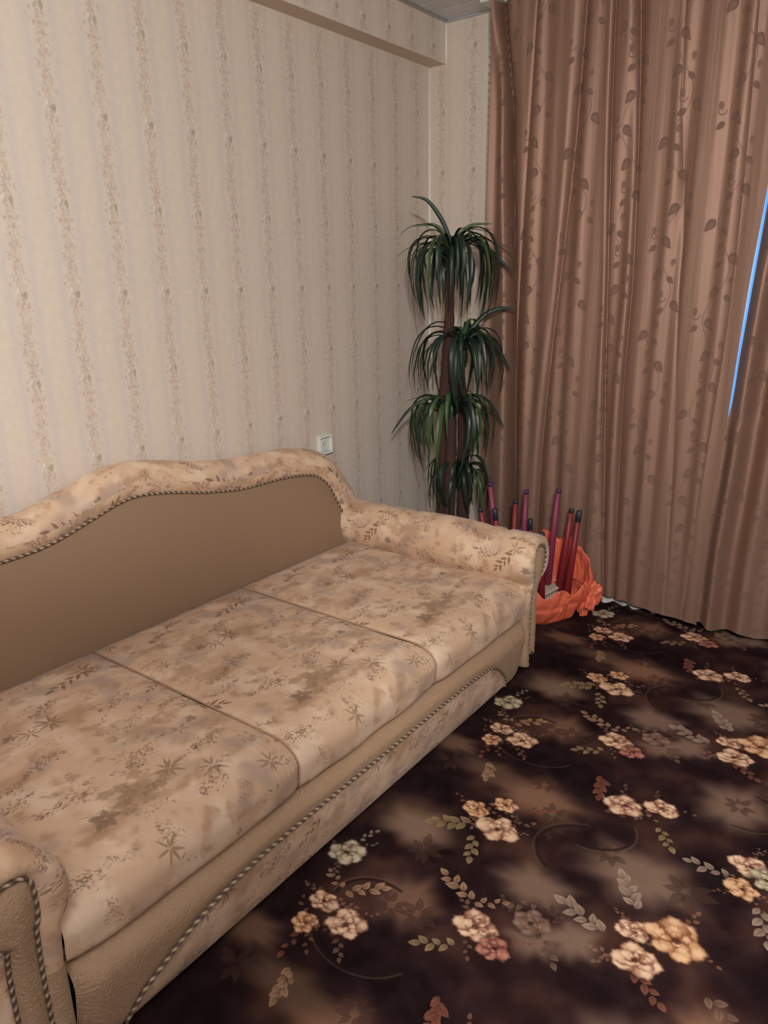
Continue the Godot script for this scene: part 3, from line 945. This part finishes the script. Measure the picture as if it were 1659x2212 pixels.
	for fx in [0.15, 1.0]:
		for fz in [1.12, 2.80]:
			s = Shape.new()
			s.lathe(Vector3(fx, 0, fz), [Vector2(0.0, 0.0), Vector2(0.022, 0.0), Vector2(0.028, 0.06), Vector2(0.0, 0.06)], 16)
			obj("foot", s.done(), M.dark_cloth, t, off)
	# front rail with its floral inlay
	s = Shape.new()
	s.grid(150, 16, func(i: int, j: int) -> Vector3:
		var z := lerpf(1.012, 2.906, i / 150.0)
		var yc := table(CORD_RAIL, z) if z > 1.135 and z < 2.81 else 0.04
		var y := lerpf(0.288, yc, j / 16.0)
		var x := rail_x(y) + 0.006 * smoothstep(0.0, 0.03, y - yc) * (1.0 if yc > 0.05 else 0.6)
		var d := minf(z - 1.012, 2.906 - z)
		return Vector3(x - 0.03 * pow(1.0 - clampf(d / 0.05, 0.0, 1.0), 2.0), y, z))
	var rail := obj("front_rail", s.done(), M.velour, t, off)
	s = Shape.new()
	s.grid(150, 10, func(i: int, j: int) -> Vector3:
		var z := lerpf(1.1351, 2.8099, i / 150.0)
		var y := lerpf(table(CORD_RAIL, z), 0.038, j / 10.0)
		return Vector3(rail_x(y) + 0.004 * sin(PI * j / 10.0), y, z),
		func(i: int, j: int) -> Vector2: return Vector2(i / 150.0 * 2.65 + 0.3, 0.28 + j / 10.0 * 0.17))
	obj("inlay_panel", s.done(), M.fabric, rail)
	cp = PackedVector3Array()
	for k in 101:
		var z := lerpf(1.1355, 2.8095, k / 100.0)
		var y := table(CORD_RAIL, z)
		cp.append(Vector3(rail_x(y) + 0.005, y, z))
	obj("cord", cord_mesh(spline(cp, 0.003)), M.cord, rail)
	# arms
	sofa_arm(t, off, 1.0)
	sofa_arm(t, off, -1.0)

# outline of an arm seen from the front, for the far arm; d moves it inward
func arm_outline(d: float) -> PackedVector2Array:
	var zi := 1.006 - d
	var zo := 0.866 + d
	var c := Vector2(0.925, 0.484)
	var r := 0.107 - d
	var pts := PackedVector2Array()
	var a0 := -acos(clampf((zi - c.x) / r, -1.0, 1.0))
	var a1 := TAU - acos(clampf((zo - c.x) / r, -1.0, 1.0))
	var yb := 0.062 + d
	var yi := c.y + r * sin(a0)
	var yo := c.y + r * sin(a1)
	pts.append(Vector2(zi - 0.012, yb))
	for k in 12:
		pts.append(Vector2(zi, lerpf(yb + 0.012, yi - 0.004, k / 11.0)))
	for k in 41:
		var a := lerpf(a0, a1, k / 40.0)
		pts.append(c + Vector2(cos(a), sin(a)) * r)
	for k in 12:
		pts.append(Vector2(zo, lerpf(yo - 0.004, yb + 0.02, k / 11.0)))
	pts.append(Vector2(zo + 0.014, yb))
	# the inside of the panel runs straight up into the arch
	var lim := lerpf(1.04, 0.966, clampf(d / 0.036, 0.0, 1.0))
	var soft := lerpf(0.002, 0.028, clampf(d / 0.036, 0.0, 1.0))
	for k in pts.size():
		var h := maxf(soft - absf(pts[k].x - lim), 0.0) / soft
		pts[k].x = minf(pts[k].x, lim) - h * h * soft * 0.25
	return pts

func arm_point(p: Vector2, x: float, side: float) -> Vector3:
	return Vector3(x, p.y, p.x if side > 0.0 else SOFA_Z * 2.0 - p.x)

func arm_face(p: Vector2) -> float:   # how far the front stands out
	var t := clampf((1.006 - p.x) / 0.15, 0.0, 1.3)
	return -0.035 * t * t * t * (1.0 - 0.85 * smoothstep(0.36, 0.44, p.y)) + 0.012 * smoothstep(0.3, 0.5, p.y)

func sofa_arm(t: Node3D, off: Vector3, side: float) -> void:
	var s := Shape.new()
	var rows := []   # x, inset
	for k in 41:
		rows.append([lerpf(0.17, 1.075, k / 40.0), 0.0])
	rows.append_array([[1.085, 0.001], [1.095, 0.004], [1.102, 0.009], [1.106, 0.015], [1.108, 0.022], [1.106, 0.030], [1.100, 0.036], [1.094, 0.039]])
	var lines := []
	for r in rows:
		lines.append(arm_outline(r[1]))
	var np: int = lines[0].size() - 1
	var al := PackedFloat32Array([0.0])
	for k in range(1, np + 1):
		al.append(al[-1] + lines[0][k].distance_to(lines[0][k - 1]))
	var along := PackedFloat32Array([rows[0][0]])
	for k in range(1, rows.size()):
		along.append(along[-1] + Vector2(rows[k][0] - rows[k - 1][0], rows[k][1] - rows[k - 1][1]).length() * (1.0 if k < 41 else 1.5))
	s.grid(np, rows.size() - 1, func(i: int, j: int) -> Vector3:
		var p: Vector2 = lines[j][i]
		var x: float = rows[j][0]
		if x > 1.076:
			x += arm_face(p) * clampf((x - 1.076) / 0.02, 0.0, 1.0)
			x += 0.010 * sin(PI * clampf((j - 40) / 8.0, 0.0, 1.0)) * smoothstep(0.28, 0.42, p.y) * smoothstep(0.96, 1.0, p.x)
		var c := Vector2(0.925, 0.484)
		var dent := 0.0
		for cr in [0.53, 0.885, 0.965]:
			dent += 0.010 * exp(-pow((x - cr) / 0.010, 2.0))
		dent -= 0.006 * sin(clampf((x - 0.53) / 0.355, 0.0, 1.0) * PI)
		var up := smoothstep(0.45, 0.56, p.y)
		p += (c - p).normalized() * dent * up
		return arm_point(p, x, side),
		func(i: int, j: int) -> Vector2: return Vector2(along[j] / 0.632 + (0.42 if side > 0.0 else 0.1), 0.95 - al[i] / 1.08))
	var arm := obj("arm", s.done(), M.fabric, t, off)
	# plain lower part of the front, a thin skin over the post
	s = Shape.new()
	var low := arm_outline(-0.0015)
	s.grid(12, 9, func(i: int, j: int) -> Vector3:
		var f: Array = [[1.02, -0.0015], [1.075, -0.0015], [1.086, -0.0005], [1.096, 0.0025], [1.1035, 0.0075], [1.1075, 0.014], [1.1095, 0.022], [1.1075, 0.030], [1.1015, 0.036], [1.0955, 0.039]][j]
		var o := arm_outline(f[1])
		var p: Vector2 = o[i]
		p.y = minf(p.y, lerpf(0.06, 0.31, i / 12.0))
		var x: float = f[0]
		if x > 1.076:
			x += arm_face(p) * clampf((x - 1.076) / 0.02, 0.0, 1.0)
		return arm_point(p, x, side))
	obj("post_cover", s.done(), M.velour, arm)
	# front panel inside the cord
	var inner := arm_outline(0.040)
	var ni := inner.size()
	s = Shape.new()
	s.grid(ni - 1, 6, func(i: int, j: int) -> Vector3:
		var p := inner[i]
		# run each outline point towards the middle line of the post
		var mid := Vector2(0.925, clampf(p.y, 0.12, 0.484))
		var k := j / 6.0
		var q := p.lerp(mid, k)
		return arm_point(q, 1.096 + arm_face(q) + 0.016 * sin(k * PI / 2), side))
	obj("front_panel", s.done(), M.velour, arm)
	var cp := PackedVector3Array()
	for k in range(0, ni - 4):
		cp.append(arm_point(inner[k], 1.101 + arm_face(inner[k]), side))
	obj("cord", cord_mesh(spline(cp, 0.003), 0.0040), M.cord, arm)
	# dark lining board on the outer side
	s = Shape.new()
	s.box(Vector3(0.60, 0.22, 0.8635 if side > 0.0 else SOFA_Z * 2.0 - 0.8635), Vector3(0.86, 0.30, 0.006), 0.002)
	obj("outer_board", s.done(), M.dark_cloth, arm)

# ---------------------------------------------------------------- the plant
func leaf_mesh(elev: float, length: float, droop: float, width: float, twist: float) -> ArrayMesh:
	var s := Shape.new()
	var n := 16
	var pts := PackedVector3Array()
	var p := Vector3(0.008, 0, 0)
	var a := elev
	for k in n + 1:
		pts.append(p)
		var t := float(k) / n
		a = lerpf(elev, elev - droop, smoothstep(0.0, 1.0, clampf(t / 0.62, 0.0, 1.0)))
		a = maxf(a, -1.5) - 0.45 * smoothstep(0.6, 1.0, t)
		p += Vector3(cos(a), sin(a), twist * t) * (length / n)
	s.grid(4, n, func(i: int, j: int) -> Vector3:
		var t := float(j) / n
		var w := width * pow(sin(PI * clampf(t * 0.93 + 0.07, 0.0, 1.0)), 0.55) * (1.0 - 0.3 * t)
		var d := (pts[mini(j + 1, n)] - pts[maxi(j - 1, 0)]).normalized()
		var side := d.cross(Vector3(-d.y, d.x, 0)).normalized()
		var up := side.cross(d)
		if up.y < 0.0:
			up = -up
		var q := (i - 2) / 2.0
		return pts[j] + side * q * w + up * absf(q) * w * 0.45)
	return s.done()

func crown(parent: Node3D, at: Vector3, seed_value: int, count: int, size: float, light: float) -> void:
	rng.seed = seed_value
	var s := Shape.new()
	var prof := [Vector2(0.0, 0.05), Vector2(0.008, 0.045), Vector2(0.02, 0.0), Vector2(0.022, -0.05), Vector2(0.016, -0.09)]
	s.lathe(at, prof, 14)
	var hub := obj("crown", s.done(), M.leaf, parent)
	var shapes := []
	for k in 8:   # arching leaves, then upright ones
		shapes.append(leaf_mesh(rng.randf_range(0.7, 1.15), size * rng.randf_range(0.85, 1.15), rng.randf_range(2.3, 2.75), rng.randf_range(0.011, 0.016), rng.randf_range(-0.2, 0.2)))
	for k in 4:
		shapes.append(leaf_mesh(rng.randf_range(0.9, 1.3), size * rng.randf_range(0.55, 0.85), rng.randf_range(1.0, 2.0), rng.randf_range(0.007, 0.010), rng.randf_range(-0.3, 0.3)))
	for k in count:
		var upright := k % 6 == 0
		var mesh: ArrayMesh = shapes[8 + rng.randi() % 4] if upright else shapes[rng.randi() % 8]
		var o := obj("leaf", mesh, M.leaf_light if rng.randf() < light else M.leaf, hub, at + Vector3(0, rng.randf_range(-0.05, 0.03), 0))
		o.rotation = Vector3(0, TAU * k * 0.381966 + rng.randf_range(-0.25, 0.25), rng.randf_range(-0.12, 0.12))
		o.scale = Vector3.ONE * rng.randf_range(0.85, 1.1)
		var way := o.basis.x.normalized()   # leaves that grow towards the walls hang closer to the stem
		var room := minf((0.362 + at.x - 0.04) / maxf(-way.x, 0.01), (0.372 + at.z - 0.20) / maxf(-way.z, 0.01))
		o.scale.x *= clampf(room / 0.27, 0.35, 1.0)

func special_leaf(parent: Node3D, pts: PackedVector3Array, width: float, m: Material) -> void:
	var path := spline(pts, 0.02)
	var n := path.size() - 1
	var s := Shape.new()
	s.grid(4, n, func(i: int, j: int) -> Vector3:
		var t := float(j) / n
		var w := width * pow(sin(PI * clampf(t * 0.92 + 0.08, 0.0, 1.0)), 0.5)
		var d := (path[mini(j + 1, n)] - path[maxi(j - 1, 0)]).normalized()
		var side := d.cross(Vector3(0.6, 0.2, 0.8)).normalized()
		var out := side.cross(d)
		var q := (i - 2) / 2.0
		return path[j] + side * q * w + out * absf(q) * w * 0.4)
	obj("leaf", s.done(), m, parent)

func plant() -> void:
	var base := Vector3(0.362, 0, 0.372)
	var t := thing("potted_plant", "tall dark green dracaena with drooping leaf crowns in the corner behind the sofa", "plant", base)
	var s := Shape.new()
	s.lathe(Vector3.ZERO, [Vector2(0.0, 0.0), Vector2(0.10, 0.0), Vector2(0.105, 0.01), Vector2(0.135, 0.23), Vector2(0.145, 0.235), Vector2(0.145, 0.26), Vector2(0.13, 0.26), Vector2(0.125, 0.22)], 32)
	var pot := obj("pot", s.done(), M.pot, t)
	s = Shape.new()
	s.lathe(Vector3.ZERO, [Vector2(0.127, 0.225), Vector2(0.08, 0.235), Vector2(0.0, 0.238)], 24)
	obj("soil", s.done(), M.soil, pot)
	var trunks := [
		[[Vector3(-0.015, 0.22, 0.01), Vector3(-0.018, 0.45, 0.012), Vector3(-0.022, 0.88, 0.016), Vector3(-0.014, 1.05, 0.01), Vector3(-0.009, 1.15, 0.007), Vector3(-0.005, 1.33, 0.004), Vector3(-0.002, 1.60, 0.0)], [0.046, 0.043, 0.036, 0.036, 0.032, 0.022, 0.019]],
		[[Vector3(0.05, 0.22, -0.05), Vector3(0.052, 0.7, -0.045), Vector3(0.045, 1.0, -0.035), Vector3(0.034, 1.19, -0.022)], [0.034, 0.03, 0.025, 0.02]],
		[[Vector3(0.03, 0.22, 0.06), Vector3(0.035, 0.6, 0.05), Vector3(0.03, 0.90, 0.03)], [0.03, 0.028, 0.022]]]
	for tr in trunks:
		s = Shape.new()
		var path := spline(PackedVector3Array(tr[0]), 0.03)
		var radii := []
		for k in path.size():
			var q: float = float(k) / (path.size() - 1) * (tr[1].size() - 1)
			var i := mini(int(q), tr[1].size() - 2)
			radii.append(lerpf(tr[1][i], tr[1][i + 1], q - i) * (1.0 + 0.05 * sin(k * 1.9)))
		s.tube(path, radii, 14)
		obj("trunk", s.done(), M.trunk, t)
	crown(t, Vector3(0.0, 1.63, 0.0), 101, 56, 0.46, 0.05)
	crown(t, Vector3(0.045, 1.22, -0.04), 102, 42, 0.42, 0.08)
	crown(t, Vector3(0.028, 0.93, 0.03), 103, 42, 0.42, 0.55)
	crown(t, Vector3(0.045, 0.62, -0.03), 104, 34, 0.38, 0.05)
	# leaves that stand out of the crowns
	var rt := Vector3(0.799, 0, -0.602)
	var top := t.get_node("crown") as Node3D
	var c := Vector3(0, 1.64, 0)
	special_leaf(top, PackedVector3Array([c, c - rt * 0.012 + Vector3(0, 0.07, 0), c - rt * 0.05 + Vector3(0, 0.15, 0), c - rt * 0.11 + Vector3(0, 0.222, 0), c - rt * 0.18 + Vector3(0, 0.24, 0)]), 0.010, M.leaf)
	special_leaf(top, PackedVector3Array([c, c + rt * 0.03 + Vector3(0, 0.07, 0), c + rt * 0.09 + Vector3(0, 0.115, 0), c + rt * 0.19 + Vector3(0, 0.12, 0)]), 0.007, M.leaf_light)
	special_leaf(top, PackedVector3Array([c, c - rt * 0.03 + Vector3(0, 0.08, 0), c - rt * 0.08 + Vector3(0, 0.12, 0), c - rt * 0.17 + Vector3(0, 0.115, 0)]), 0.007, M.leaf_light)
	special_leaf(top, PackedVector3Array([c, c + rt * 0.08 + Vector3(0, 0.06, 0), c + rt * 0.18 + Vector3(0, 0.0, 0), c + rt * 0.285 + Vector3(0, -0.095, 0)]), 0.010, M.leaf)
	var c2 := Vector3(0.036, 1.23, -0.024)
	special_leaf(top, PackedVector3Array([c2, c2 + rt * 0.05 + Vector3(0, 0.07, 0), c2 + rt * 0.12 + Vector3(0, 0.14, 0), c2 + rt * 0.20 + Vector3(0, 0.165, 0), c2 + rt * 0.255 + Vector3(0, 0.155, 0)]), 0.012, M.leaf)
	special_leaf(top, PackedVector3Array([c2, c2 + rt * 0.08 + Vector3(0, 0.05, 0), c2 + rt * 0.16 + Vector3(0, 0.0, 0), c2 + rt * 0.24 + Vector3(0, -0.12, 0)]), 0.012, M.leaf)
	var c3 := Vector3(0.028, 0.94, 0.03)
	special_leaf(top, PackedVector3Array([c3, c3 - rt * 0.1 + Vector3(0, 0.05, 0), c3 - rt * 0.2 + Vector3(0, 0.0, 0), c3 - rt * 0.29 + Vector3(0, -0.12, 0)]), 0.007, M.leaf)
	special_leaf(top, PackedVector3Array([c3, c3 + rt * 0.12 + Vector3(0, 0.06, 0), c3 + rt * 0.2 + Vector3(0, 0.0, 0), c3 + rt * 0.25 + Vector3(0, -0.1, 0)]), 0.007, M.leaf)

# ---------------------------------------------------------------- the bag with the stools
const BAG := Vector3(0.836, 0, 0.378)
const RIGHT := Vector3(0.799, 0, -0.602)
const AWAY := Vector3(-0.602, 0, -0.799)

var crumple := FastNoiseLite.new()

func bag_radius(a: float, y: float) -> float:
	var r := table([[0.0, 0.17], [0.02, 0.205], [0.08, 0.235], [0.16, 0.248], [0.24, 0.240], [0.36, 0.228]], y)
	var q := Vector3(cos(a), y * 3.0, sin(a))
	r += crumple.get_noise_3d(q.x * 26.0, q.y * 30.0, q.z * 26.0) * 0.030 + absf(crumple.get_noise_3d(q.x * 60.0 + 90.0, q.y * 40.0, q.z * 60.0)) * 0.016 - 0.006
	r += 0.004 * sin(a * 3.0 + y * 9.0) + 0.006 * sin(a * 5.0 - y * 18.0) + 0.003 * sin(a * 13.0 + y * 41.0) * smoothstep(0.05, 0.25, y) - 0.006 * exp(-pow((y - 0.10) / 0.012, 2.0))
	return r

func bag() -> void:
	var t := thing("plastic_bag", "crumpled shiny orange plastic bag standing open on the carpet beside the sofa arm", "bag", BAG)
	var s := Shape.new()
	var na := 200
	crumple.seed = 8
	crumple.frequency = 0.05
	crumple.fractal_octaves = 2
	var rim := func(a: float) -> float:   # angle from the right, towards the back
		return 0.178 + 0.165 * smoothstep(-0.25, 0.55, sin(a + 0.30)) + crumple.get_noise_2d(cos(a) * 50.0, sin(a) * 50.0) * 0.04
	s.grid(na, 46, func(i: int, j: int) -> Vector3:
		var a := TAU * i / na
		var dir := RIGHT * cos(a) + AWAY * sin(a) * (0.72 if sin(a) > 0.0 else 0.86)
		var top: float = rim.call(a)
		if j < 4:
			return dir * (0.05 + 0.12 * j / 3.0) + Vector3(0, 0.002, 0)
		if j <= 32:
			var y: float = lerpf(0.0, top, (j - 4) / 28.0) + 0.002
			return dir * bag_radius(a, y) + Vector3(0, y, 0)
		var y2: float = lerpf(top + 0.004, 0.12 + 0.02 * sin(a * 4.0), (j - 32) / 14.0)
		return dir * (bag_radius(a, y2) - 0.004 - 0.0008 * (j - 32)) + Vector3(0, y2, 0))
	obj("sack", s.done(), M.bag, t)
	s = Shape.new()
	var kc := RIGHT * 0.252 - AWAY * 0.04 + Vector3(0, 0.085, 0)
	s.grid(72, 40, func(i: int, j: int) -> Vector3:
		var a := TAU * i / 72.0
		var b := PI * j / 40.0
		var d := Vector3(sin(b) * cos(a), cos(b), sin(b) * sin(a))
		var r := 1.0 + crumple.get_noise_3d(d.x * 22.0, d.y * 22.0, d.z * 22.0) * 0.7 + absf(crumple.get_noise_3d(d.x * 50.0, d.y * 50.0 + 70.0, d.z * 50.0)) * 0.4
		return kc + RIGHT * (d.x * 0.042 * r + d.y * 0.015) + Vector3(0, d.y * 0.068 * r, 0) + AWAY * d.z * 0.036 * r)
	obj("handle", s.done(), M.bag, t)

func stools() -> void:
	# each stool lies upside down in the bag: [top of leg, foot of leg] four times
	var q := func(r: float, a: float, y: float) -> Vector3: return BAG + RIGHT * (r - 0.012) + AWAY * a + Vector3(0, y + 0.016, 0)
	var sets := [
		["upturned stool in the orange bag, its legs purplish pink and the tallest", M.leg_pink, M.cap_purple, 0.125,
			[[q.call(-0.204, 0.0, 0.627), q.call(-0.145, 0.0, 0.13)], [q.call(-0.018, 0.10, 0.560), q.call(-0.03, 0.095, 0.13)], [q.call(0.109, 0.0, 0.590), q.call(0.078, 0.0, 0.13)], [q.call(-0.09, -0.14, 0.45), q.call(-0.065, -0.10, 0.13)]]],
		["upturned stool in the orange bag with short black caps on its red legs", M.leg_red, M.cap, 0.095,
			[[q.call(-0.245, 0.012, 0.503), q.call(-0.158, 0.038, 0.095)], [q.call(-0.065, 0.11, 0.510), q.call(-0.075, 0.10, 0.095)], [q.call(0.173, 0.0, 0.495), q.call(0.136, 0.0, 0.095)], [q.call(-0.02, -0.16, 0.42), q.call(-0.02, -0.12, 0.095)]]],
		["upturned stool in the orange bag with long dark caps on its red legs", M.leg_red, M.cap, 0.065,
			[[q.call(-0.184, -0.025, 0.511), q.call(-0.135, -0.045, 0.065)], [q.call(0.008, 0.11, 0.415), q.call(0.02, 0.11, 0.065)], [q.call(0.207, -0.01, 0.490), q.call(0.162, -0.032, 0.065)], [q.call(0.001, -0.185, 0.447), q.call(0.024, -0.13, 0.065)]]]]
	for st in sets:
		var t := thing("stool", st[0], "stool", BAG + Vector3(0, st[3], 0), "upturned stools in the orange bag")
		var s := Shape.new()
		for k in 1:
			s.box(Vector3.ZERO, Vector3(0.19, 0.016, 0.19), 0.006)
		var seat := obj("seat", s.done(), M.board, t)
		seat.rotation.y = 0.645 + PI / 4
		for lg in st[4]:
			var a: Vector3 = lg[1] - t.position
			var b: Vector3 = lg[0] - t.position
			var long := 0.055 if st[3] < 0.08 else 0.018
			var d := (b - a).normalized()
			s = Shape.new()
			var path := PackedVector3Array([a, a.lerp(b, 0.5), b - d * 0.006])
			s.tube(path, [0.019, 0.0155, 0.0115], 14)
			var leg := obj("leg", s.done(), st[1], t)
			s = Shape.new()
			s.tube(PackedVector3Array([b - d * long, b - d * 0.002, b]), [0.0128, 0.0124, 0.010], 14)
			obj("end_cap", s.done(), st[2], leg)

# ---------------------------------------------------------------- small things
func socket() -> void:
	var t := thing("wall_socket", "white square wall socket on the wallpaper just above the sofa back", "socket", Vector3(0, 0.812, 0.886))
	var s := Shape.new()
	for k in [[0, 0.0385, 0.088, 0.011], [0, -0.0385, 0.088, 0.011]]:
		s.box(Vector3(0.011, k[1], 0), Vector3(0.022, k[3], k[2]), 0.003)
	for sg in [-1, 1]:
		s.box(Vector3(0.011, 0, sg * 0.0385), Vector3(0.0219, 0.067, 0.011), 0.003)
	obj("frame", s.done(), M.white_plastic, t)
	s = Shape.new()
	s.box(Vector3(0.006, -0.001, 0), Vector3(0.010, 0.062, 0.065), 0.003)
	obj("cover_plate", s.done(), M.white_plastic, t)
	s = Shape.new()
	var prof := [Vector2(0.024, 0.0), Vector2(0.024, 0.002), Vector2(0.021, 0.002), Vector2(0.019, 0.0008), Vector2(0.0, 0.0008)]
	s.lathe(Vector3.ZERO, prof, 32)
	var well := obj("socket_well", s.done(), M.white_plastic, t, Vector3(0.0115, 0, 0))
	well.rotation.z = -PI / 2
	for sg in [-1, 1]:
		s = Shape.new()
		s.lathe(Vector3(0, 0.0, sg * 0.0095), [Vector2(0.0024, 0.0006), Vector2(0.0024, 0.0014), Vector2(0.0, 0.0014)], 12)
		obj("pin_hole", s.done(), M.dark_hole, well)

func added_cabinet() -> void:  # added out of view to cast soft shade on the near arm and rail
	var t := thing("added_cabinet", "unseen tall narrow wooden cupboard with one door, added to shade the near end of the sofa", "added_cabinet", Vector3(2.36, 0, 3.72))
	t.rotation.y = -0.515
	var s := Shape.new()
	s.box(Vector3(0, 1.01, 0), Vector3(0.2, 2.0, 0.32), 0.006)
	s.box(Vector3(0, 2.02, 0), Vector3(0.22, 0.02, 0.34), 0.005)
	s.box(Vector3(0, 0.02, 0), Vector3(0.18, 0.04, 0.30), 0.004)
	obj("body", s.done(), M.wood, t)
	s = Shape.new()
	s.box(Vector3(-0.108, 1.02, 0), Vector3(0.016, 1.92, 0.30), 0.004)
	var d := obj("door", s.done(), M.wood, t)
	s = Shape.new()
	s.lathe(Vector3.ZERO, [Vector2(0.0, 0.022), Vector2(0.010, 0.018), Vector2(0.012, 0.010), Vector2(0.006, 0.0)], 16)
	var k := obj("knob", s.done(), M.brass, d, Vector3(-0.116, 0.95, 0.12))
	k.rotation.z = PI / 2

func _ready() -> void:
	camera_and_light()
	materials()
	unseen_ceiling_lamp()
	room()
	sofa()
	curtains()
	plant()
	bag()
	stools()
	socket()
	added_cabinet()
